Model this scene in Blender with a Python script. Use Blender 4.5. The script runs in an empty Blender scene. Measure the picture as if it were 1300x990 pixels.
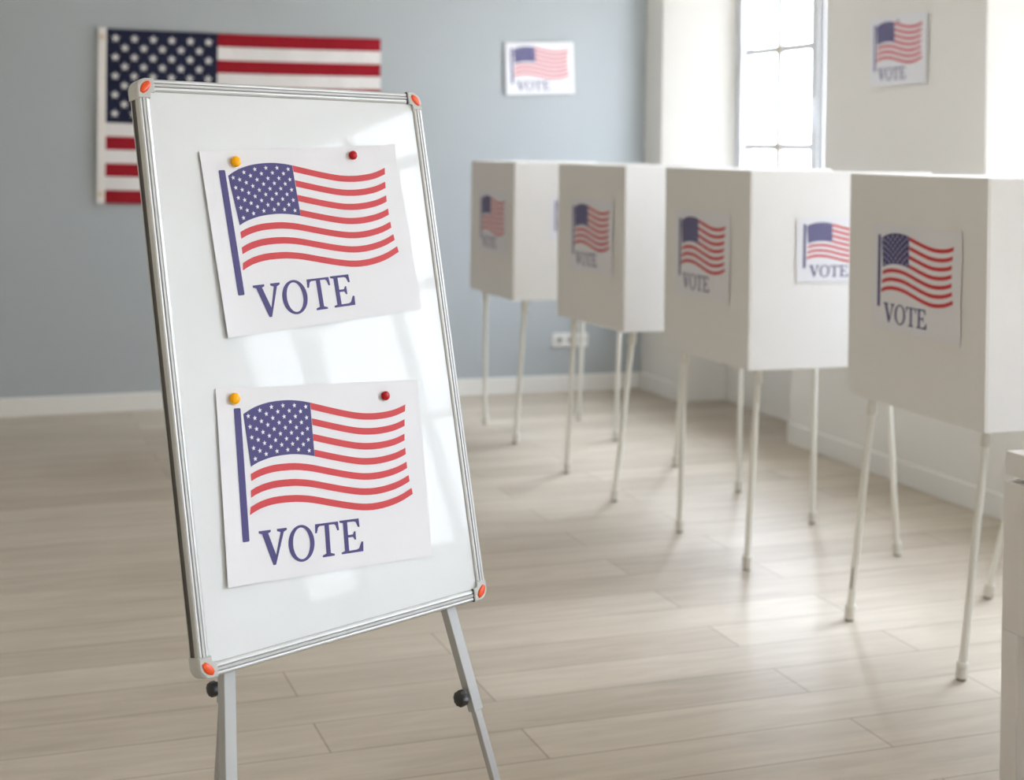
import bpy, bmesh, math, random
from mathutils import Vector, Matrix, Euler
from mathutils.geometry import tessellate_polygon
random.seed(7)
S = bpy.context.scene
COL = S.collection
PI = math.pi

# ------------------------------------------------------------------ materials
def mat(name, col, rough=.5, spec=.5, metal=0, coat=0, bump=0, bscale=80, var=0, vscale=4, coat_rough=.1):
    m = bpy.data.materials.new(name); m.use_nodes = True
    nt = m.node_tree; b = nt.nodes['Principled BSDF']
    b.inputs['Roughness'].default_value = rough
    b.inputs['Specular IOR Level'].default_value = spec
    b.inputs['Metallic'].default_value = metal
    b.inputs['Coat Weight'].default_value = coat
    b.inputs['Coat Roughness'].default_value = coat_rough
    b.inputs['Base Color'].default_value = (*col, 1)
    if bump or var:
        tc = nt.nodes.new('ShaderNodeTexCoord')
    if var:
        n = nt.nodes.new('ShaderNodeTexNoise'); n.inputs['Scale'].default_value = vscale
        n.inputs['Detail'].default_value = 3
        nt.links.new(tc.outputs['Object'], n.inputs['Vector'])
        r = nt.nodes.new('ShaderNodeValToRGB')
        r.color_ramp.elements[0].position = .3; r.color_ramp.elements[1].position = .7
        r.color_ramp.elements[0].color = (*[c*(1-var) for c in col], 1)
        r.color_ramp.elements[1].color = (*[min(1, c*(1+var)) for c in col], 1)
        nt.links.new(n.outputs['Fac'], r.inputs['Fac']); nt.links.new(r.outputs['Color'], b.inputs['Base Color'])
    if bump:
        n = nt.nodes.new('ShaderNodeTexNoise'); n.inputs['Scale'].default_value = bscale
        n.inputs['Detail'].default_value = 4
        nt.links.new(tc.outputs['Object'], n.inputs['Vector'])
        bm = nt.nodes.new('ShaderNodeBump'); bm.inputs['Strength'].default_value = bump
        bm.inputs['Distance'].default_value = .01
        nt.links.new(n.outputs['Fac'], bm.inputs['Height']); nt.links.new(bm.outputs['Normal'], b.inputs['Normal'])
    return m

def floor_material():
    m = bpy.data.materials.new('pale oak laminate'); m.use_nodes = True
    nt = m.node_tree; N = nt.nodes; L = nt.links; b = N['Principled BSDF']
    tc = N.new('ShaderNodeTexCoord')
    br = N.new('ShaderNodeTexBrick')
    br.offset = .37; br.inputs['Scale'].default_value = 1
    br.inputs['Brick Width'].default_value = 1.28; br.inputs['Row Height'].default_value = .19
    br.inputs['Mortar Size'].default_value = .0022; br.inputs['Mortar Smooth'].default_value = .3
    br.inputs['Bias'].default_value = 0
    br.inputs['Color1'].default_value = (.45, .392, .318, 1)
    br.inputs['Color2'].default_value = (.54, .48, .397, 1)
    br.inputs['Mortar'].default_value = (.27, .22, .165, 1)
    L.new(tc.outputs['Object'], br.inputs['Vector'])
    mp = N.new('ShaderNodeMapping'); mp.inputs['Scale'].default_value = (1.1, 9, 1)
    L.new(tc.outputs['Object'], mp.inputs['Vector'])
    n1 = N.new('ShaderNodeTexNoise'); n1.inputs['Scale'].default_value = 2.2; n1.inputs['Detail'].default_value = 7
    n1.inputs['Roughness'].default_value = .62; n1.inputs['Distortion'].default_value = .8
    L.new(mp.outputs['Vector'], n1.inputs['Vector'])
    r1 = N.new('ShaderNodeValToRGB'); e = r1.color_ramp.elements
    e[0].position = .3; e[0].color = (.87, .86, .85, 1); e[1].position = .68; e[1].color = (1.09, 1.09, 1.09, 1)
    L.new(n1.outputs['Fac'], r1.inputs['Fac'])
    mx = N.new('ShaderNodeMix'); mx.data_type = 'RGBA'; mx.blend_type = 'MULTIPLY'; mx.inputs['Factor'].default_value = 1
    L.new(br.outputs['Color'], mx.inputs['A']); L.new(r1.outputs['Color'], mx.inputs['B'])
    L.new(mx.outputs['Result'], b.inputs['Base Color'])
    b.inputs['Roughness'].default_value = .5; b.inputs['Specular IOR Level'].default_value = .2
    b.inputs['Coat Weight'].default_value = .03; b.inputs['Coat Roughness'].default_value = .3
    bu = N.new('ShaderNodeBump'); bu.inputs['Strength'].default_value = .12; bu.inputs['Distance'].default_value = .004
    L.new(n1.outputs['Fac'], bu.inputs['Height']); L.new(bu.outputs['Normal'], b.inputs['Normal'])
    return m

def glass_material():
    m = bpy.data.materials.new('window glass'); m.use_nodes = True
    nt = m.node_tree; nt.nodes.clear()
    o = nt.nodes.new('ShaderNodeOutputMaterial'); mx = nt.nodes.new('ShaderNodeMixShader')
    t = nt.nodes.new('ShaderNodeBsdfTransparent'); g = nt.nodes.new('ShaderNodeBsdfGlossy')
    g.inputs['Roughness'].default_value = .02; mx.inputs[0].default_value = .07
    nt.links.new(t.outputs[0], mx.inputs[1]); nt.links.new(g.outputs[0], mx.inputs[2]); nt.links.new(mx.outputs[0], o.inputs[0])
    return m

M = dict(
    wall_blue=mat('blue grey wall paint', (.43, .465, .485), .75, .3, bump=.05, bscale=120),
    wall_cream=mat('cream wall paint', (.79, .77, .73), .8, .25, bump=.05, bscale=120),
    wall_warm=mat('warm white wall paint', (.85, .795, .70), .8, .25, bump=.05, bscale=120),
    ceiling=mat('white ceiling paint', (.90, .88, .84), .9, .2),
    trim=mat('white skirting paint', (.80, .79, .76), .4, .5),
    floor=floor_material(),
    frame_w=mat('white window plastic', (.62, .63, .65), .35, .5),
    bar=mat('grey glazing bar', (.66, .67, .68), .4, .5),
    brass=mat('pale gold joint', (.55, .47, .33), .4, .5),
    glass=glass_material(),
    booth=mat('matt white board', (.80, .785, .765), .6, .3, bump=.03, bscale=60),
    edge=mat('white board edge', (.86, .85, .82), .5, .4),
    leg=mat('cream enamel tube', (.80, .79, .73), .3, .5, coat=.3),
    cap=mat('white rubber cap', (.74, .72, .66), .5, .4),
    darkrub=mat('dark rubber pad', (.10, .09, .08), .7, .3),
    paper=mat('white paper', (.78, .78, .81), .65, .15),
    navy=mat('navy print ink', (.073, .064, .20), .5, .18),
    red=mat('red print ink', (.60, .062, .07), .5, .18),
    alu=mat('anodised aluminium', (.50, .50, .485), .42, .4, metal=.35, bump=.02, bscale=200),
    rail_reflection=mat('dark rail side reflection', (.085, .078, .07), .5, .4),  # dark reflection painted into the colour of the rail's outer side
    alu_dark=mat('grey aluminium groove', (.26, .26, .255), .5, .4, metal=.3),
    leg_alu=mat('silver painted aluminium', (.42, .425, .42), .45, .5, metal=.35),
    capg=mat('light grey corner plastic', (.50, .51, .485), .4, .5),
    orange=mat('orange plastic insert', (.80, .085, .012), .35, .3, coat=.1),
    board=mat('glossy white enamel', (.735, .76, .77), .3, .15, coat=.26, coat_rough=.03, bump=.22, bscale=2.2),
    boardback=mat('grey backing sheet', (.35, .35, .35), .7, .3),
    black=mat('black knurled plastic', (.018, .017, .018), .4, .5),
    steel=mat('bright steel', (.45, .45, .45), .35, .5, metal=.8),
    magy=mat('yellow magnet plastic', (.97, .43, .001), .3, .15, coat=.05),
    magr=mat('red magnet plastic', (.46, .003, .008), .3, .2, coat=.05),
    cloth_w=mat('white bunting cloth', (.78, .76, .75), .85, .2, bump=.6, bscale=28),
    cloth_r=mat('red bunting cloth', (.31, .010, .020), .85, .2, bump=.6, bscale=28),
    cloth_b=mat('navy bunting cloth', (.018, .021, .050), .85, .2, bump=.6, bscale=28),
    canvas=mat('white canvas heading', (.82, .79, .76), .85, .2, bump=.2, bscale=90),
    grommet=mat('brass eyelet', (.62, .47, .25), .35, .5, metal=.8),
    socket=mat('white socket plastic', (.80, .80, .78), .35, .5),
    hole=mat('grey socket well', (.36, .36, .36), .5, .4),
    desk=mat('white furniture foil', (.77, .745, .72), .45, .4),
)

# ------------------------------------------------------------------ mesh helpers
def finish(name, bm, mats, parent=None, smooth=False, M4=None, angle=None):
    me = bpy.data.meshes.new(name)
    bm.normal_update()
    if M4 is not None: bmesh.ops.transform(bm, matrix=M4, verts=bm.verts)
    bm.to_mesh(me); bm.free()
    if not isinstance(mats, (list, tuple)): mats = [mats]
    for m in mats: me.materials.append(m)
    if smooth:
        for p in me.polygons: p.use_smooth = True
        if angle: me.set_sharp_from_angle(angle=math.radians(angle))
    o = bpy.data.objects.new(name, me); COL.objects.link(o)
    if parent: o.parent = parent
    return o

def bx(bm, x0, x1, y0, y1, z0, z1, mi=0, bev=0):
    r = bmesh.ops.create_cube(bm, size=1)
    for v in r['verts']:
        v.co = Vector(((x0+x1)/2+v.co.x*(x1-x0), (y0+y1)/2+v.co.y*(y1-y0), (z0+z1)/2+v.co.z*(z1-z0)))
    fs = set(f for v in r['verts'] for f in v.link_faces)
    for f in fs: f.material_index = mi
    if bev:
        es = list(set(e for v in r['verts'] for e in v.link_edges))
        bmesh.ops.bevel(bm, geom=es, offset=bev, segments=2, affect='EDGES', profile=.5)
    return r

def prism(bm, pts, z0, z1, mi=0):
    a = [bm.verts.new((x, y, z0)) for x, y in pts]; b = [bm.verts.new((x, y, z1)) for x, y in pts]
    n = len(pts)
    for f in ([a[::-1], b]): bm.faces.new(f).material_index = mi
    for i in range(n):
        bm.faces.new((a[i], a[(i+1) % n], b[(i+1) % n], b[i])).material_index = mi

def tube(bm, path, radii, seg=16, mi=0, caps=True):
    rings = []
    for i, p in enumerate(path):
        p = Vector(p)
        if i == 0: t = Vector(path[1])-p
        elif i == len(path)-1: t = p-Vector(path[-2])
        else: t = Vector(path[i+1])-Vector(path[i-1])
        t.normalize()
        u = t.cross(Vector((0, 1, 0.013))).normalized(); w = t.cross(u).normalized()
        r = radii[i] if isinstance(radii, (list, tuple)) else radii
        rings.append([bm.verts.new(p+(u*math.cos(2*PI*k/seg)+w*math.sin(2*PI*k/seg))*r) for k in range(seg)])
    for a, b in zip(rings, rings[1:]):
        for k in range(seg):
            bm.faces.new((a[k], a[(k+1) % seg], b[(k+1) % seg], b[k])).material_index = mi
    if caps:
        bm.faces.new(rings[0][::-1]).material_index = mi; bm.faces.new(rings[-1]).material_index = mi
    bmesh.ops.recalc_face_normals(bm, faces=bm.faces)

def lathe(bm, prof, seg=28, mi=0, org=(0, 0, 0)):
    """prof: (radius, z) list, about +Z"""
    o = Vector(org); rings = []
    for r, z in prof:
        if r < 1e-6: rings.append([bm.verts.new(o+Vector((0, 0, z)))])
        else: rings.append([bm.verts.new(o+Vector((r*math.cos(2*PI*k/seg), r*math.sin(2*PI*k/seg), z))) for k in range(seg)])
    for a, b in zip(rings, rings[1:]):
        for k in range(seg):
            k2 = (k+1) % seg
            if len(a) == 1 and len(b) > 1: f = (a[0], b[k2], b[k])
            elif len(b) == 1 and len(a) > 1: f = (a[k], a[k2], b[0])
            elif len(a) > 1: f = (a[k], a[k2], b[k2], b[k])
            else: continue
            bm.faces.new(f).material_index = mi
    bmesh.ops.recalc_face_normals(bm, faces=bm.faces)

def empty(name, loc, rot=(0, 0, 0)):
    o = bpy.data.objects.new(name, None); COL.objects.link(o)
    o.location = loc; o.rotation_euler = rot; o.empty_display_size = .1
    return o

def tag(o, label, cat, group=None):
    o['label'] = label; o['category'] = cat
    if group: o['group'] = group
    return o

def struct(o):
    o['kind'] = 'structure'; return o

# ------------------------------------------------------------------ room
XW, YB, XL, YN, HC = 3.79, 8.155, -2.9, -3.6, 3.25
XO = 4.24
OPEN = [(6.153, 7.923), (3.19, 4.96), (.227, 1.997), (-2.736, -.966)]   # window openings at the room face
SP = .27
SILL, HEAD = .84, 2.84

bm = bmesh.new(); bx(bm, XL-.1, XO, YN-.1, YB+.1, -.12, 0); struct(finish('floor', bm, M['floor']))
bm = bmesh.new(); bx(bm, XL-.1, XO, YN-.1, YB+.1, HC, HC+.1); struct(finish('ceiling', bm, M['ceiling']))
bm = bmesh.new(); bx(bm, XL-.1, XO, YB, YB+.12, 0, HC); struct(finish('wall_back', bm, M['wall_blue']))
bm = bmesh.new(); bx(bm, XL-.12, XL, YN, YB, 0, HC); struct(finish('wall_left', bm, M['wall_warm']))
bm = bmesh.new(); bx(bm, XL-.1, XO, YN-.12, YN, 0, HC); struct(finish('wall_front', bm, M['wall_warm']))

bm = bmesh.new()
nich = sorted((a+SP, b-SP-.02) for a, b in OPEN)
y = YN
for a, b in nich:                                     # low part: piers with radiator niches between them
    bx(bm, XW, XO, y, a, 0, SILL-.03); bx(bm, 4.07, XO, a, b, 0, SILL-.03); y = b
bx(bm, XW, XO, y, YB, 0, SILL-.03)
y = YN; yd = YN
for a, b in sorted(OPEN):                             # upper part: piers with splayed reveals
    prism(bm, [(XW, y), (XW, a), (4.12, a+SP), (XO, a+SP), (XO, yd), (4.12, yd)] if y != YN else [(XW, y), (XW, a), (4.12, a+SP), (XO, a+SP), (XO, y)], SILL, HEAD)
    y = b; yd = b-SP
prism(bm, [(XW, y), (XW, YB), (XO, YB), (XO, yd), (4.12, yd)], SILL, HEAD)
bx(bm, XW, XO, YN, YB, HEAD, HC)
bmesh.ops.recalc_face_normals(bm, faces=bm.faces)
# thin course that the sill boards sit in (piers only)
y = YN
for a, b in sorted(OPEN):
    bx(bm, XW, XO, y, a, SILL-.03, SILL); y = b
bx(bm, XW, XO, y, YB, SILL-.03, SILL)
struct(finish('wall_right', bm, M['wall_cream']))

def window(idx, a, b):
    """frame, opening sash with handle, narrow fixed light, glazing bars, pane"""
    y0, y1 = a+SP, b-SP; z0, z1 = SILL, HEAD
    root = struct(empty('window_%d' % idx, (4.15, (y0+y1)/2, z0)))
    I = Matrix.Translation(-Vector(root.location))
    xm = 4.15
    bm = bmesh.new(); t = .05
    for q in ((y0, y0+t, z0, z1), (y1-t, y1, z0, z1), (y0+t, y1-t, z0, z0+t), (y0+t, y1-t, z1-t, z1), (y0+.275, y0+.315, z0+t, z1-t)):
        bx(bm, xm-.03, xm+.05, *q, bev=.004)
    finish('window_frame', bm, M['frame_w'], root, M4=I)
    ys0, ys1 = y0+.315, y1-t
    bm = bmesh.new(); s = .075
    for q in ((ys0, ys0+s, z0+t, z1-t), (ys1-s*.7, ys1, z0+t, z1-t), (ys0+s, ys1-s*.7, z0+t, z0+t+.06), (ys0+s, ys1-s*.7, z1-t-.06, z1-t)):
        bx(bm, xm-.045, xm+.02, *q, bev=.005)
    sash = finish('sash', bm, M['frame_w'], root, M4=I)
    bm = bmesh.new(); ym = (ys0+s+ys1-s*.7)/2
    bx(bm, xm-.020, xm+.008, ym-.027, ym+.027, z0+t+.06, z1-t-.06)
    for z in (1.447, 1.978, 2.509):
        bx(bm, xm-.018, xm+.010, ys0+s, ys1-s*.7, z-.020, z+.020)
        bx(bm, xm-.022, xm-.016, ym-.019, ym+.019, z-.019, z+.019, mi=1)
    finish('glazing_bars', bm, [M['bar'], M['brass']], root, M4=I)
    bm = bmesh.new()
    bx(bm, xm+.011, xm+.015, ys0+s-.01, ys1-s*.7+.01, z0+t+.05, z1-t-.05)
    bx(bm, xm+.011, xm+.015, y0+t, y0+.275, z0+t, z1-t)
    finish('pane', bm, M['glass'], root, M4=I)
    bm = bmesh.new(); yh = ys0+.036; zh = 1.672
    bx(bm, xm-.056, xm-.044, yh-.016, yh+.016, zh-.045, zh+.035, bev=.004)
    bx(bm, xm-.095, xm-.056, yh-.010, yh+.010, zh-.002, zh+.018, bev=.004)
    bx(bm, xm-.098, xm-.080, yh-.013, yh+.013, zh-.115, zh+.020, bev=.006)
    finish('handle', bm, M['frame_w'], root, M4=I)
for i, (a, b) in enumerate(OPEN): window(i+1, a, b)
for i, (a, b) in enumerate(OPEN):
    bm = bmesh.new()
    prism(bm, [(XW-.03, a), (XW-.03, b), (XW, b), (4.12, b-SP), (XO, b-SP), (XO, a+SP), (4.12, a+SP), (XW, a)], SILL-.03, SILL)
    bmesh.ops.recalc_face_normals(bm, faces=bm.faces)
    struct(finish('trim_%d' % (i+1), bm, M['trim']))

def skirting(name, runs):
    bm = bmesh.new()
    for x0, x1, y0, y1 in runs:
        bx(bm, x0, x1, y0, y1, 0, .098, bev=.004)
    struct(finish(name, bm, M['trim']))
skirting('baseboard_back', [(XL, XW, YB-.016, YB)])
skirting('baseboard_left', [(XL, XL+.016, YN, YB-.016)])
runs = []; y = YN
for a, b in nich:
    runs.append((XW-.018, XW, y, a+.004)); y = b
runs.append((XW-.018, XW, y-.004, YB-.016))
skirting('baseboard_right', runs)

# ------------------------------------------------------------------ the printed sheet (millimetres on a 420 x 297 sheet, y down)
WK = [(30, 52.0), (48.8, 41.0), (60, 35.5), (73.1, 30.5), (99.5, 24.8), (134.7, 23.0), (161.3, 25.3), (181.5, 29.0), (215, 36.8), (250, 44.6), (280, 50.0), (308.5, 52.2), (335, 51.6), (360, 48.6), (386.8, 41.2), (400, 36)]
def interp(K, x):
    for i in range(len(K)-1):
        if x <= K[i+1][0] or i == len(K)-2:
            p0 = K[max(i-1, 0)]; p1 = K[i]; p2 = K[i+1]; p3 = K[min(i+2, len(K)-1)]
            t = (x-p1[0])/(p2[0]-p1[0]); h = p2[0]-p1[0]
            m1 = (p2[1]-p0[1])/(p2[0]-p0[0])*h; m2 = (p3[1]-p1[1])/(p3[0]-p1[0])*h
            return (2*t**3-3*t*t+1)*p1[1]+(t**3-2*t*t+t)*m1+(-2*t**3+3*t*t)*p2[1]+(t**3-t*t)*m2
PITCH = [(40, 23.8), (60, 24.0), (137, 24.8), (220, 24.9), (295, 24.6), (380, 23.4), (400, 23.2)]
def wave(x, k): return interp(WK, x)+interp(PITCH, x)*k
XR = [(386.8, 384.8), (382.4, 381.2), (379.6, 378.4), (378.8, 378.6), (379.1, 379.3), (381.3, 382.6), (385.5, 387.3)]
XS = [(181.6, 182.5), (182.6, 183.0), (182.6, 182.6), (182.9, 183.1), (56.1, 56.1), (54.1, 53.7), (51.8, 49.5)]
LET = [
 [(64,220.5),(87,220.5),(87,223.7),(82,225.3),(94.5,259),(105.5,226),(99,223.9),(99,220.5),(118,220.5),(118,223.7),(112,226),(93.2,274),(88,274),(70.3,225.6),(64,223.7)],
 [(174,221),(221,221),(222,235),(218.3,235),(215.3,226.8),(212.5,224.7),(202,224.5),(202,268.5),(209.7,270.6),(209.7,273.5),(185.3,273.5),(185.3,270.6),(193,268.5),(193,224.5),(182.5,224.7),(179.7,226.8),(176.7,235),(173,235)],
 [(224,220.5),(264.5,220.5),(265.3,234),(261.6,234),(257.5,225.6),(253,224.4),(240,224.3),(240,244.6),(250,244.6),(253,240),(256,240),(256,253.5),(253,253.5),(250,248.6),(240,248.6),(240,269.4),(256,269.2),(261,267.5),(266.8,257.5),(270.6,258),(269.6,273.3),(224,273.3),(224,270.5),(231,268.9),(231,225),(224,223.5)],
]
def sheet_bm(scale=1.0, curl=None):
    bm = bmesh.new()
    curl = curl or (lambda x, y: 0)
    def P(x, y, lift=0):
        X = (x-210)/1000; Y = (148.5-y)/1000
        return Vector((X*scale, Y*scale, curl(X, Y)*1+lift))
    nx, ny = 42, 30; th = .0005
    g = [[bm.verts.new(P(420*i/nx, 297*j/ny)) for j in range(ny+1)] for i in range(nx+1)]
    h = [[bm.verts.new(P(420*i/nx, 297*j/ny, -th)) for j in range(ny+1)] for i in range(nx+1)]
    for i in range(nx):
        for j in range(ny):
            bm.faces.new((g[i][j], g[i][j+1], g[i+1][j+1], g[i+1][j]))
            bm.faces.new((h[i][j], h[i+1][j], h[i+1][j+1], h[i][j+1]))
    for i in range(nx):
        bm.faces.new((g[i][0], g[i+1][0], h[i+1][0], h[i][0])); bm.faces.new((g[i+1][ny], g[i][ny], h[i][ny], h[i+1][ny]))
    for j in range(ny):
        bm.faces.new((g[0][j+1], g[0][j], h[0][j], h[0][j+1])); bm.faces.new((g[nx][j], g[nx][j+1], h[nx][j+1], h[nx][j]))
    A, B = .00035, .0006
    def strip(xa0, xa1, xb0, xb1, ftop, fbot, n, rows, mi):
        """ribbon between the curves ftop and fbot; its ends slant from xa0 to xa1 and from xb0 to xb1"""
        grid = []
        for i in range(n+1):
            t = i/n; col = []
            for r in range(rows+1):
                s = r/rows
                x = (xa0+(xa1-xa0)*s)*(1-t)+(xb0+(xb1-xb0)*s)*t
                col.append(bm.verts.new(P(x, ftop(x)*(1-s)+fbot(x)*s, A)))
            grid.append(col)
        for i in range(n):
            for r in range(rows):
                bm.faces.new((grid[i][r], grid[i][r+1], grid[i+1][r+1], grid[i+1][r])).material_index = mi
    for k in range(7):
        strip(XS[k][0], XS[k][1], XR[k][0], XR[k][1], lambda x: wave(x, k), lambda x: wave(x, k)+10.9, 30, 1, 2)
    # canton with a slightly bowed hoist edge
    strip(48.8, 57.0, 181.4, 182.9, lambda x: wave(x, 0), lambda x: wave(x, 0)+85.4, 18, 12, 1)
    # pole with rounded ends
    pts = []
    for cx, cy, a0 in ((42.2, 33.6, 0), (33.6, 33.6, 90), (34.9, 231.6, 180), (43.6, 231.6, 270)):
        for q in range(5):
            a = math.radians(a0+q*22.5); pts.append((cx+2.2*math.cos(a), cy-2.2*math.sin(a)))
    def poly(pts, lift, mi, org=None):
        vs = [bm.verts.new(P(x, y, lift)) for x, y in pts]
        for tri in tessellate_polygon([[Vector((x, y, 0)) for x, y in pts]]):
            f = bm.faces.new([vs[i] for i in tri]); f.material_index = mi
            f.normal_update()
            if f.normal.z < 0: f.normal_flip()
    # pole as stacked quads so it follows the sheet
    top, bot = pts[:10], pts[10:]
    poly(top, A, 1); poly(bot, A, 1)
    for j in range(12):
        s0, s1 = j/12, (j+1)/12; a0, a1 = 33.6+198*s0, 33.6+198*s1
        q = [(31.4+1.3*s0, a0), (31.4+1.3*s1, a1), (44.4+1.4*s1, a1), (44.4+1.4*s0, a0)]
        poly(q, A, 1)
    for L in LET: poly(L, A, 1)
    n = 40; ro = []; ri = []
    for k in range(n):
        a = 2*PI*k/n
        ro.append(bm.verts.new(P(145+25.8*math.cos(a), 247.3+28.2*math.sin(a), A)))
        ri.append(bm.verts.new(P(145+16.7*math.cos(a-.05), 247.3+24.3*math.sin(a-.05), A)))
    for k in range(n):
        bm.faces.new((ro[(k+1) % n], ro[k], ri[k], ri[(k+1) % n])).material_index = 1
    for r in range(9):
        xl, xr = 58.0+1.05*r, 171.7+.1*r; six = r % 2 == 0
        for c in range(6 if six else 5):
            t = c/5 if six else (c+.5)/5
            x = xl+(xr-xl)*t; y0 = interp(WK, x)+8.2+8.72*r
            vs = []
            for q in range(10):
                a = -PI/2+q*PI/5-.08; R = 4.3 if q % 2 == 0 else 1.75
                vs.append(bm.verts.new(P(x+R*math.cos(a), y0+R*math.sin(a), B)))
            c0 = bm.verts.new(P(x, y0, B))
            for q in range(10): bm.faces.new((c0, vs[(q+1) % 10], vs[q]))
    return bm

def orient(o, origin, u, v, n, roll=0):
    R = Matrix((u, v, n)).transposed().to_4x4()
    o.matrix_world = Matrix.Translation(origin) @ R @ Matrix.Rotation(roll, 4, 'Z')
PM = [M['paper'], M['navy'], M['red']]

# ------------------------------------------------------------------ easel (board axes solved from the photograph's perspective)
BC = Vector((.549, 2.422, 1.073))
U = Vector((.894, .449, -.004)).normalized(); Nn = Vector((.439, -.872, .214)); Nn = (Nn-U*Nn.dot(U)).normalized(); V = Nn.cross(U).normalized()
BM = Matrix.Translation(BC) @ Matrix((U, V, Nn)).transposed().to_4x4()
base = Vector((BC.x, BC.y, 0))
easel = empty('whiteboard_easel', base)
tag(easel, 'portable whiteboard on a grey easel, aluminium frame with orange corner inserts, holding two flag posters', 'whiteboard')
LM = Matrix.Translation(-base) @ BM                       # board coordinates -> easel coordinates
W2, H2, FW = .2985, .452, .0205
bm = bmesh.new(); bx(bm, -W2+.012, W2-.012, -H2+.012, H2-.012, -.012, -.0035)
finish('writing_surface', bm, M['board'], easel, M4=LM)
bm = bmesh.new(); bx(bm, -W2+.012, W2-.012, -H2+.012, H2-.012, -.0165, -.0125)
finish('back_sheet', bm, M['boardback'], easel, M4=LM)
# grooved profile, w across (0 = outer edge), d depth
PROF = [(0, -.022), (0, -.0195), (.0015, -.0190), (.0015, -.0095), (0, -.0090), (0, -.0035), (.0012, -.0008), (.0035, .0003), (.0060, 0), (.0066, -.0014), (.0076, -.0014), (.0082, .0006), (.0118, .0008), (.0124, -.0012), (.0134, -.0012),
        (.0140, 0), (.0170, -.0003), (.0195, -.0016), (.0205, -.0036), (.0205, -.022)]
def rail(p0, p1, inward):
    p0, p1, inward = Vector(p0), Vector(p1), Vector(inward)
    bm = bmesh.new()
    a = [bm.verts.new(p0+inward*w+Vector((0, 0, d))) for w, d in PROF]; b = [bm.verts.new(p1+inward*w+Vector((0, 0, d))) for w, d in PROF]
    n = len(PROF)
    for i in range(n):
        f = bm.faces.new((a[i], a[(i+1) % n], b[(i+1) % n], b[i]))
        if i in (9, 13, 18): f.material_index = 1
        if i in (1, 2, 3): f.material_index = 2  # outer side recess carries the painted dark reflection
    bm.faces.new(a); bm.faces.new(b[::-1])
    bmesh.ops.recalc_face_normals(bm, faces=bm.faces)
    return finish('frame_rail', bm, [M['alu'], M['alu_dark'], M['rail_reflection']], easel, M4=LM)
CL = .030
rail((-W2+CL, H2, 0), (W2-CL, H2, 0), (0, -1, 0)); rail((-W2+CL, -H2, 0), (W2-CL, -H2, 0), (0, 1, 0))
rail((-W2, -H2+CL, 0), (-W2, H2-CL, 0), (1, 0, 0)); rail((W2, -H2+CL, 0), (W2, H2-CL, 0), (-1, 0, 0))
def corner(sx, sy):
    # L-shaped cap with rounded outer corner, drawn in the + + quadrant then mirrored
    R = .020; o = .0012
    pts = [(CL+.002, -o)]
    pts = []
    out = [(-o, CL+.002)]
    for q in range(9):
        a = PI+q*(PI/2)/8
        out.append((R-o+R*math.cos(a), R-o+R*math.sin(a)))
    out += [(CL+.002, -o)]
    inn = [(CL+.002, FW+.001), (FW+.006, FW+.001)]
    for q in range(1, 5):
        a = -PI/2-q*(PI/2)/5
        inn.append((FW+.006+.005*math.cos(a), FW+.006+.005*math.sin(a)))
    inn += [(FW+.001, FW+.006), (FW+.001, CL+.002)]
    outline = out+inn
    bm = bmesh.new()
    def T(x, y, z): return Vector((sx*(W2-x), sy*(H2-y), z))
    n = len(outline)
    cx = sum(p[0] for p in outline)/n; cy = sum(p[1] for p in outline)/n
    lo = [bm.verts.new(T(x, y, -.024)) for x, y in outline]
    mi_ = [bm.verts.new(T(x, y, -.001)) for x, y in outline]
    def ins(x, y): # shrink a little for the rounded front edge
        d = .0022
        return (x+(d if x < .010 else (-d if x > CL else 0)) if True else x, y+(d if y < .010 else (-d if y > CL else 0)))
    hi = [bm.verts.new(T(*ins(x, y), .0018)) for x, y in outline]
    for A_, B_ in ((lo, mi_), (mi_, hi)):
        for i in range(n): bm.faces.new((A_[i], A_[(i+1) % n], B_[(i+1) % n], B_[i]))
    bm.faces.new(hi); bm.faces.new(lo[::-1])
    bmesh.ops.triangulate(bm, faces=[f for f in bm.faces if len(f.verts) > 4])
    bmesh.ops.recalc_face_normals(bm, faces=bm.faces)
    c = finish('corner_cap', bm, M['capg'], easel, smooth=True, M4=LM, angle=32)
    bm = bmesh.new()
    # orange insert: a bulging quarter leaf
    ring = []
    arc = []
    for q in range(9):
        a = PI+q*(PI/2)/8
        arc.append((.0215+.0178*math.cos(a), .0215+.0178*math.sin(a)))
    arc2 = [(.0245, .0085), (.0215, .0150), (.0155, .0210), (.0090, .0245)]
    L = arc+arc2; n = len(L)
    cx = sum(p[0] for p in L)/n; cy = sum(p[1] for p in L)/n
    for s, z in ((1, .0008), (1, .0022), (.8, .0034), (.45, .0041)):
        ring.append([bm.verts.new(T(cx+(x-cx)*s, cy+(y-cy)*s, z)) for x, y in L])
    for a_, b_ in zip(ring, ring[1:]):
        for i in range(n): bm.faces.new((a_[i], a_[(i+1) % n], b_[(i+1) % n], b_[i]))
    bm.faces.new(ring[-1])
    bmesh.ops.recalc_face_normals(bm, faces=bm.faces)
    k = finish('orange_insert', bm, M['orange'], c, smooth=True, M4=LM)
    k['label'] = 'orange insert in the corner cap'
for sx in (-1, 1):
    for sy in (-1, 1): corner(sx, sy)
for sy in (-1, 1):
    bm = bmesh.new()
    bx(bm, W2-CL-.0035, W2-CL-.0020, sy*(H2-.010)-.0107, sy*(H2-.010)+.0107, -.022, .0014)
    finish('joint_seal', bm, M['black'], easel, M4=LM)

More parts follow.
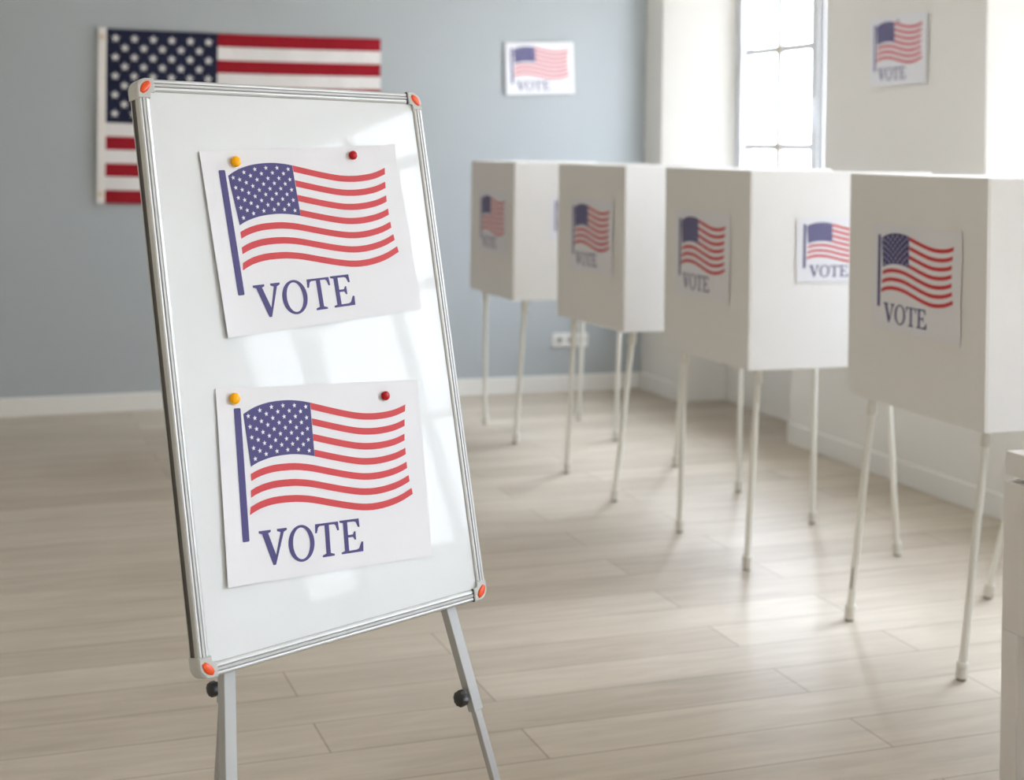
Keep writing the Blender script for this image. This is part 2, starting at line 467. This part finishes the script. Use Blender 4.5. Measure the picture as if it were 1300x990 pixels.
def bar_frame(p0, p1, side, front, w, d, bev=.0015):
    """rectangular section bar from p0 to p1; side, front = section axes"""
    p0, p1 = Vector(p0), Vector(p1); t = (p1-p0).normalized(); L = (p1-p0).length
    s = Vector(side); s = (s-t*s.dot(t)).normalized(); f = s.cross(t)
    if f.dot(Vector(front)) < 0: f = -f
    bm = bmesh.new(); bx(bm, -w/2, w/2, -d/2, d/2, 0, L, bev=bev)
    m = Matrix((s, f, t)).transposed().to_4x4()
    bmesh.ops.recalc_face_normals(bm, faces=bm.faces)
    bmesh.ops.transform(bm, matrix=Matrix.Translation(p0) @ m, verts=bm.verts)
    bmesh.ops.recalc_face_normals(bm, faces=bm.faces)
    return bm
def knob_bm(center, axis, r=.0135, h=.016):
    bm = bmesh.new(); n = 40; ax = Vector(axis).normalized()
    q = ax.to_track_quat('Z', 'Y').to_matrix().to_4x4()
    lobes = lambda a: r*(1+.055*math.cos(10*a))
    prof = [(.35, 0), (.82, 0), (.97, .12), (1, .3), (1, .72), (.93, .9), (.7, 1.0), (.3, 1.03)]
    rings = [[bm.verts.new(Vector((lobes(2*PI*k/n)*s*math.cos(2*PI*k/n), lobes(2*PI*k/n)*s*math.sin(2*PI*k/n), z*h))) for k in range(n)] for s, z in prof]
    for a, b in zip(rings, rings[1:]):
        for k in range(n): bm.faces.new((a[k], a[(k+1) % n], b[(k+1) % n], b[k]))
    bm.faces.new(rings[0][::-1]); bm.faces.new(rings[-1])
    bmesh.ops.recalc_face_normals(bm, faces=bm.faces)
    bmesh.ops.transform(bm, matrix=Matrix.Translation(Vector(center)) @ q, verts=bm.verts)
    return bm
TB = Matrix.Translation(-base)
def easel_leg(top, vdir, vlen_outer, kn_t, side, knob_side, w=.0215, d=.017):
    """outer section from top along vdir, a thinner section sliding out to the floor"""
    top = Vector(top); vdir = Vector(vdir).normalized()
    foot_t = (top.z-.012)/-vdir.z
    end = top+vdir*vlen_outer; foot = top+vdir*foot_t
    leg = finish('leg', bar_frame(top, end, side, Nn, w, d), M['leg_alu'], easel, M4=TB)
    finish('leg_extension', bar_frame(end-vdir*.05, foot, side, Nn, w*.72, d*.7), M['steel'], leg, M4=TB)
    bm = bar_frame(foot-vdir*.035, foot+vdir*.008, side, Nn, w*.95, d*1.0, bev=.004)
    finish('foot', bm, M['black'], leg, M4=TB)
    if kn_t:
        c = top+vdir*kn_t; s = Vector(side).normalized()*knob_side
        bm = bmesh.new(); tube(bm, [c+s*w*.4, c+s*(w/2+.010)], .0032, 12)
        finish('bolt', bm, M['steel'], leg, smooth=True, M4=TB, angle=40)
        finish('knob', knob_bm(c+s*(w/2+.007), s), M['black'], leg, smooth=True, M4=TB, angle=35)
    return leg
TOP = .43
def bp(u, v, n=0): return BM @ Vector((u, v, n))
for ub, sg, sp in ((-.228, -1, .115), (.2335, 1, .19)):   # where each leg passes under the board, and its splay
    easel_leg(bp(ub-sg*sp*(TOP+.45), TOP, -.035), BM.to_3x3() @ Vector((sg*sp, -1, 0)), 1.085, 1.058, U, -1)
rt = bp(-.03, TOP, -.050)
rear_foot = Vector((.450, 2.873, 0))
easel_leg(rt, rear_foot-rt, 1.13, 1.095, U, -1)
bm = bar_frame(bp(-.140, TOP, -.035), bp(.080, TOP, -.035), V, Nn, .03, .02)
finish('top_crossbar', bm, M['leg_alu'], easel, M4=TB)
for u, v in ((-.20, -.30), (.19, -.30), (-.17, .30), (.16, .30)):
    bm = bmesh.new(); bx(bm, u-.018, u+.018, v-.02, v+.02, -.030, -.0166, bev=.002)
    finish('mounting_bracket', bm, M['leg_alu'], easel, M4=LM)

def curl1(x, y):
    l = max(0, (-x-.13)/.08); return .0008+.0045*l*l*(.35+.65*(.15-y)/.3)+.0010*math.sin(x*9+1)*(.15-y)
def curl2(x, y):
    l = max(0, (-x-.13)/.08); return .0008+.0038*l*l*(.25+.75*(.15-y)/.3)+.0010*math.sin(x*8+2)*(.15-y)
po = [((.019, .198), 2.5, curl1, 'flag poster reading VOTE, pinned by magnets to the upper half of the whiteboard'),
      ((-.016, -.197), -3.7, curl2, 'flag poster reading VOTE, pinned by magnets to the lower half of the whiteboard')]
for (u, v), deg, cf, lab in po:
    o = finish('vote_poster', sheet_bm(1, cf), PM); tag(o, lab, 'poster', 'flag posters')
    o.matrix_world = BM @ Matrix.Translation((u, v, -.0035+.0012)) @ Matrix.Rotation(math.radians(deg), 4, 'Z')
mg = [((-.131, .321), 'magy', 'yellow round magnet at the upper left of the upper whiteboard poster', .0088),
      ((.118, .334), 'magr', 'red round magnet at the upper right of the upper whiteboard poster', .0078),
      ((-.185, -.054), 'magy', 'yellow round magnet at the upper left of the lower whiteboard poster', .0088),
      ((.122, -.082), 'magr', 'red round magnet at the upper right of the lower whiteboard poster', .0078)]
for (u, v), m, lab, r in mg:
    bm = bmesh.new()
    lathe(bm, [(0, 0), (r*.9, 0), (r*.98, .0012), (r, .0035), (r*.95, .0058), (r*.8, .0072), (r*.5, .0081), (0, .0085)], 32)
    o = finish('round_magnet', bm, M[m], smooth=True, angle=50); tag(o, lab, 'magnet', 'round magnets on the whiteboard')
    o.matrix_world = BM @ Matrix.Translation((u, v, -.0035+.0030))

# ------------------------------------------------------------------ voting booths
BW, BZT, BZB, BD, TH = .644, 1.3555, .7122, .68, .006
booths = [
 ((2.372, 6.523, -.005), [(.137, .772), (.649, .752), (.114, .253), (.612, .189)], 'white voting booth farthest from the camera, nearest the blue grey wall'),
 ((2.381, 5.295, .034), [(.093, .794), (.616, .785), (.080, .247), (.652, .258)], 'second farthest white voting booth, directly in front of the farthest one'),
 ((2.356, 4.263, -.015), [(.142, .759), (.687, .726), (.134, .233), (.737, .238)], 'white voting booth with a small poster on its bright side, next behind the nearest booth'),
 ((2.416, 3.148, -.014), [(.106, .767), (.659, .833), (.111, .228), (.69, .26)], 'nearest white voting booth, cut off by the right edge beside the white side table'),
]
TOPS = [(.080, .632), (.612, .622), (.112, .135), (.612, .150)]
def booth(b, feet, label, last):
    (x, y, r) = b
    root = empty('voting_booth', (x, y, 0), (0, 0, r))
    tag(root, label, 'voting booth', 'row of white voting booths')
    def pan(name, x0, x1, y0, y1, z0=BZB, z1=BZT):
        bm = bmesh.new(); bx(bm, x0, x1, y0, y1, z0, z1, bev=.0015)
        return finish(name, bm, M['booth'], root)
    pan('front_panel', 0, TH, 0, BW)
    pan('side_panel', TH+.0005, BD, 0, TH); pan('side_panel', TH+.0005, BD, BW-TH, BW)
    bm = bmesh.new(); bx(bm, TH+.0005, BD-.01, TH+.0005, BW-TH-.0005, .716, .738, bev=.002); finish('tabletop', bm, M['edge'], root)
    for i, ((fx, fy), (tx, ty)) in enumerate(zip(feet, TOPS)):
        if last and i == 1: tx, ty = .665, .632
        p0 = Vector((tx, ty, .7155)); p1 = Vector((fx, fy, .0)); c, s = math.cos(-r), math.sin(-r)
        p1 = Vector((fx*c-fy*s, fx*s+fy*c, 0)); d = (p1-p0).normalized()
        Lg = (p1-p0).length; foot = p1-d*.012
        bm = bmesh.new(); tube(bm, [p0, foot], .0107, 18)
        leg = finish('leg', bm, M['leg'], root, smooth=True, angle=40)
        bm = bmesh.new(); tube(bm, [p0, p0+d*.045, p0+d*.052, p0+d*.066, p0+d*.07], [.0150, .0150, .0165, .0165, .0112], 20)
        finish('collar', bm, M['cap'], leg, smooth=True, angle=40)
        bm = bmesh.new()
        tube(bm, [p1-d*.052, p1-d*.048, p1-d*.036, p1-d*.034, Vector((p1.x-d.x*.01, p1.y-d.y*.01, .007))], [.0135, .0165, .0165, .0150, .0158], 20)
        finish('foot_cap', bm, M['cap'], leg, smooth=True, angle=40)
        bm = bmesh.new(); tube(bm, [Vector((p1.x-d.x*.01, p1.y-d.y*.01, .0068)), Vector((p1.x-d.x*.01, p1.y-d.y*.01, .0002))], .0125, 18)
        finish('foot_pad', bm, M['darkrub'], leg, smooth=True, angle=40)
        if last and i == 0:
            side = Vector((-.85, -.5, 0)).normalized()
            q0 = p1-d*.175; q1 = p1-d*.105
            bm = bmesh.new(); tube(bm, [q0+side*.0075, q1+side*.0075], .0040, 8)
            k = finish('dark_strip', bm, M['darkrub'], leg, smooth=True); k['label'] = 'dark strip stuck on the tube'
    return root
for k, (b, feet, lab) in enumerate(booths): booth(b, feet, lab, k == 3)

def curlb(x, y): return .0012+.0020*max(0, x-.12)/.09*(.5+.5*(.15-y)/.3)+.0008*math.sin(x*11)*(.15-y)
me_b = None
names_b = ['farthest voting booth', 'second farthest voting booth', 'second nearest voting booth', 'nearest voting booth']
PO = [(.2996, 1.0640, -.0065), (.3060, 1.0699, -.0081), (.3404, 1.0625, .0030), (.3110, 1.0687, .0087)]
first = None
for k in range(4):
    (x, y, r), s, lab = booths[k][0], PO[k], names_b[k]
    if first is None:
        o = finish('vote_poster', sheet_bm(1, curlb), PM); first = o
    else:
        o = first.copy(); COL.objects.link(o)
    tag(o, 'flag poster reading VOTE on the shaded front panel of the %s' % lab, 'poster', 'flag posters')
    o.matrix_world = Matrix.Translation((x, y, 0)) @ Matrix.Rotation(r, 4, 'Z') @ Matrix.Translation((-.0012, s[0], s[1])) @ Matrix(((0, 0, -1, 0), (-1, 0, 0, 0), (0, 1, 0, 0), (0, 0, 0, 1))) @ Matrix.Rotation(-s[2], 4, 'Z')
# small sheets on the bright side panels
def curls(x, y): return .0022+.0005*math.sin(x*9)
small = None
for k, xl, zc, roll, lab in ((0, 2.5505, 1.0955, 0, 'small flag poster mostly hidden, on the bright side of the farthest voting booth'),
                             (2, 2.5265, 1.0995, -.008, 'small flag poster on the bright side panel of the second nearest voting booth')):
    if small is None:
        o = finish('vote_poster', sheet_bm(.7071, curls), PM); small = o
    else:
        o = small.copy(); COL.objects.link(o)
    tag(o, lab, 'poster', 'flag posters')
    (x, y, r) = booths[k][0]
    c = xl+.1485-x
    o.matrix_world = Matrix.Translation((x, y, 0)) @ Matrix.Rotation(r, 4, 'Z') @ Matrix.Translation((c, -.0012, zc)) @ Matrix(((1, 0, 0, 0), (0, 0, -1, 0), (0, 1, 0, 0), (0, 0, 0, 1))) @ Matrix.Rotation(roll, 4, 'Z')
# posters on the walls
o = finish('vote_poster', sheet_bm(1.015, lambda x, y: .010+.006*max(0, -x)/.2+.002*math.sin(x*8)), PM)
tag(o, 'flag poster reading VOTE on the blue grey wall, right of the cloth flag', 'poster', 'flag posters')
o.matrix_world = Matrix.Translation((3.110, YB-.001, 1.8875)) @ Matrix(((1, 0, 0, 0), (0, 0, -1, 0), (0, 1, 0, 0), (0, 0, 0, 1))) @ Matrix.Rotation(.043, 4, 'Z')
o = finish('vote_poster', sheet_bm(1.02, lambda x, y: .004+.004*max(0, x)/.2), PM)
tag(o, 'flag poster reading VOTE high on the cream wall between the windows', 'poster', 'flag posters')
o.matrix_world = Matrix.Translation((XW-.001, 5.560, 1.868)) @ Matrix(((0, 0, -1, 0), (-1, 0, 0, 0), (0, 1, 0, 0), (0, 0, 0, 1))) @ Matrix.Rotation(.004, 4, 'Z')
bm = bmesh.new(); lathe(bm, [(0, .012), (.0045, .011), (.005, .008), (.0016, .006), (.0012, 0)], 16)
o = finish('push_pin', bm, M['darkrub'], smooth=True); tag(o, 'small dark pin at the top of the poster on the cream wall', 'pin')
o.matrix_world = Matrix.Translation((XW-.004, 5.552, 1.992)) @ Matrix.Rotation(-PI/2, 4, 'Y')

# ------------------------------------------------------------------ cloth flag on the back wall
FX, FZT, FWD, FH = .668, 2.022, 1.487, .918
flag = empty('cloth_flag', (FX, YB, FZT-FH)); tag(flag, 'large red, white and navy cloth flag hung on the blue grey wall behind the whiteboard', 'flag')
def fz(u, v):
    """cloth depth away from the wall"""
    return .016+.004*math.sin(u*9+v*3)+.0035*math.sin(u*23-v*7)*(.3+v*.7)+.0022*math.sin(u*47+v*19)+.0016*math.sin(v*31+u*5)
def FP(u, v, lift=0):   # u 0..1 across, v 0..1 down
    sag = .006*math.sin(PI*u)*v + .004*math.sin(u*3.1)
    return Vector((u*FWD, -(fz(u, v)+lift), FH*(1-v)-sag))
bm = bmesh.new(); nx, ny = 120, 52
g = [[bm.verts.new(FP(i/nx, j/ny)) for j in range(ny+1)] for i in range(nx+1)]
cu = 47
for i in range(nx):
    for j in range(ny):
        f = bm.faces.new((g[i][j], g[i][j+1], g[i+1][j+1], g[i+1][j])); st = j//4
        f.material_index = 2 if (i < cu and st < 7) else (1 if st % 2 == 0 else 0)
for r in range(9):
    six = r % 2 == 0
    for c in range(6 if six else 5):
        u = (cu/nx)*((c*2+1+(0 if six else 1))/12); v = (7/13)*(r+1)/10
        vs = []
        for q in range(10):
            a = -PI/2+q*PI/5; R = .0245 if q % 2 == 0 else .0100
            vs.append(bm.verts.new(FP(u+R*math.cos(a)/FWD, v+R*math.sin(a)/FH, .0016)))
        c0 = bm.verts.new(FP(u, v, .0016))
        for q in range(10): bm.faces.new((c0, vs[(q+1) % 10], vs[q])).material_index = 0
finish('cloth', bm, [M['cloth_w'], M['cloth_r'], M['cloth_b']], flag, smooth=True)
bm = bmesh.new()
nz = 20; hd = []
for j in range(nz+1):
    v = j/nz; row = []
    for xx in (-.040, -.036, .0, .003):
        row.append(Vector((xx, -(fz(0, v)+.002), FH*(1-v)+.004*(1 if j == 0 else 0))))
    hd.append(row)
for off, flip in ((0, False), (.0022, True)):
    gv = [[bm.verts.new(p+Vector((0, off, 0))) for p in row] for row in hd]
    for j in range(nz):
        for i in range(3):
            q = (gv[j][i], gv[j+1][i], gv[j+1][i+1], gv[j][i+1]); bm.faces.new(q[::-1] if flip else q)
finish('heading', bm, M['canvas'], flag)
for zz in (FH-.045, .048):
    bm = bmesh.new(); lathe(bm, [(.0055, 0), (.0055, .004), (.008, .0055), (.0112, .004), (.012, 0)], 24)
    v = 1-zz/FH
    k = finish('grommet', bm, M['grommet'], flag, smooth=True, M4=Matrix.Translation((-.019, -(fz(0, v)+.002), zz)) @ Matrix.Rotation(PI/2, 4, 'X'))
bm = bmesh.new(); lathe(bm, [(0, .014), (.004, .013), (.0045, .009), (.0014, .007), (.0012, 0)], 16)
o = finish('wall_pin', bm, M['steel'], smooth=True); tag(o, 'tiny pin in the wall just above the cloth flag, at its upper left corner', 'pin')
o.matrix_world = Matrix.Translation((.600, YB, 2.030)) @ Matrix.Rotation(PI/2, 4, 'X')

# ------------------------------------------------------------------ triple socket on the back wall
so = empty('wall_socket', (3.325, YB, .302)); tag(so, 'white triple power socket low on the blue grey wall behind the booth legs', 'socket')
bm = bmesh.new(); bx(bm, -.112, .112, -.009, 0, -.041, .041, bev=.003); finish('cover_plate', bm, M['socket'], so)
for k in range(3):
    cx = -.071+.071*k
    bm = bmesh.new(); bx(bm, cx-.0275, cx+.0275, -.0125, -.0085, -.0275, .0275, bev=.002)
    ins = finish('socket_insert', bm, M['socket'], so)
    bm = bmesh.new(); lathe(bm, [(0, .0128), (.018, .0128), (.0195, .0135), (.0205, .0128), (.0205, .011)], 28, org=(0, 0, 0))
    finish('socket_well', bm, M['hole'], ins, smooth=True, M4=Matrix.Translation((cx, 0, 0)) @ Matrix.Rotation(PI/2, 4, 'X'))

# ------------------------------------------------------------------ white side table at the right edge
td = empty('side_table', (2.2, 2.79, 0)); tag(td, 'white side table with a thick top, cut off at the right edge of the frame', 'table')
def tbx(name, *a, bev=.0015, mats='desk'):
    bm = bmesh.new(); bx(bm, *a, bev=bev); return finish(name, bm, M[mats], td)
tbx('table_top', 0, .72, -.56, 0, .698, .750)
tbx('drawer_case', -.006, .71, -.55, -.002, .352, .684)
for x0, y0 in ((.03, -.06), (.66, -.06), (.03, -.53), (.66, -.53)): tbx('spacer', x0, x0+.03, y0, y0+.03, .684, .698, bev=0)
for x0, y0 in ((-.006, -.057), (.655, -.057), (-.006, -.55), (.655, -.55)): tbx('leg', x0, x0+.055, y0, y0+.055, 0, .352)
tbx('back_panel', .050, .654, -.030, -.016, .04, .352)

# ------------------------------------------------------------------ light: overcast daylight through the windows
w = bpy.data.worlds.new('overcast sky'); S.world = w; w.use_nodes = True
nt = w.node_tree; bg = nt.nodes['Background']
tc = nt.nodes.new('ShaderNodeTexCoord'); sx = nt.nodes.new('ShaderNodeSeparateXYZ'); rp = nt.nodes.new('ShaderNodeValToRGB')
nt.links.new(tc.outputs['Generated'], sx.inputs[0])
mr = nt.nodes.new('ShaderNodeMapRange'); mr.inputs['From Min'].default_value = -1; mr.inputs['From Max'].default_value = 1
nt.links.new(sx.outputs['Z'], mr.inputs['Value']); nt.links.new(mr.outputs['Result'], rp.inputs['Fac'])
e = rp.color_ramp.elements
# overcast sky: dimmer towards the horizon (behind pale street fronts), brightest high up; ground below
e[0].position = .49; e[0].color = (.25, .24, .22, 1)
e[1].position = .505; e[1].color = (.34, .36, .38, 1)
for z_, g_ in ((.14, .44), (.34, .58), (.60, .62)):
    q_ = e.new(.5+z_/2); q_.color = (.86*g_, .95*g_, 1.08*g_, 1)
my = nt.nodes.new('ShaderNodeMapRange'); my.inputs['From Min'].default_value = -.8; my.inputs['From Max'].default_value = .8
my.inputs['To Min'].default_value = .25; my.inputs['To Max'].default_value = 1.6    # added gradient, brighter towards +y, to even lit against shaded surfaces
nt.links.new(sx.outputs['Y'], my.inputs['Value'])
vm = nt.nodes.new('ShaderNodeVectorMath'); vm.operation = 'SCALE'
nt.links.new(rp.outputs['Color'], vm.inputs[0]); nt.links.new(my.outputs['Result'], vm.inputs['Scale'])
nt.links.new(vm.outputs['Vector'], bg.inputs['Color']); bg.inputs['Strength'].default_value = 20.0
for i, (a, b) in enumerate(OPEN):
    l = bpy.data.lights.new('window portal', 'AREA'); l.shape = 'RECTANGLE'; l.size = HEAD-SILL; l.size_y = b-a-2*SP
    l.cycles.is_portal = True
    o = bpy.data.objects.new('window_portal', l); COL.objects.link(o)
    o.location = (XO+.02, (a+b)/2, (SILL+HEAD)/2); o.rotation_euler = (0, PI/2, 0)

# ------------------------------------------------------------------ camera
f, cyp, yaw, pitch, roll, H = 1904.65552, 205.170051, .347001938, -.00785992473, .0129120483, 1.41218907
cam = bpy.data.cameras.new('camera'); co = bpy.data.objects.new('camera', cam); COL.objects.link(co); S.camera = co
cam.sensor_width = 36; cam.sensor_fit = 'HORIZONTAL'; cam.lens = 36*f/1300; cam.shift_y = -(495-cyp)/1300
cam.clip_start = .05
sy_, cy_, sp_, cp_ = math.sin(yaw), math.cos(yaw), math.sin(pitch), math.cos(pitch)
fw = Vector((sy_*cp_, cy_*cp_, sp_)); rr = Vector((cy_, -sy_, 0)); uu = rr.cross(fw)
c, s = math.cos(roll), math.sin(roll)
r2 = rr*c+uu*s; u2 = -rr*s+uu*c
co.matrix_world = Matrix.Translation((0, 0, H)) @ Matrix((r2, u2, -fw)).transposed().to_4x4()
cam.dof.use_dof = True; cam.dof.focus_distance = 2.46; cam.dof.aperture_fstop = 4.0

vs = S.view_settings; vs.view_transform = 'Standard'; vs.look = 'None'; vs.gamma = 1; vs.use_curve_mapping = False; vs.exposure = 1.6
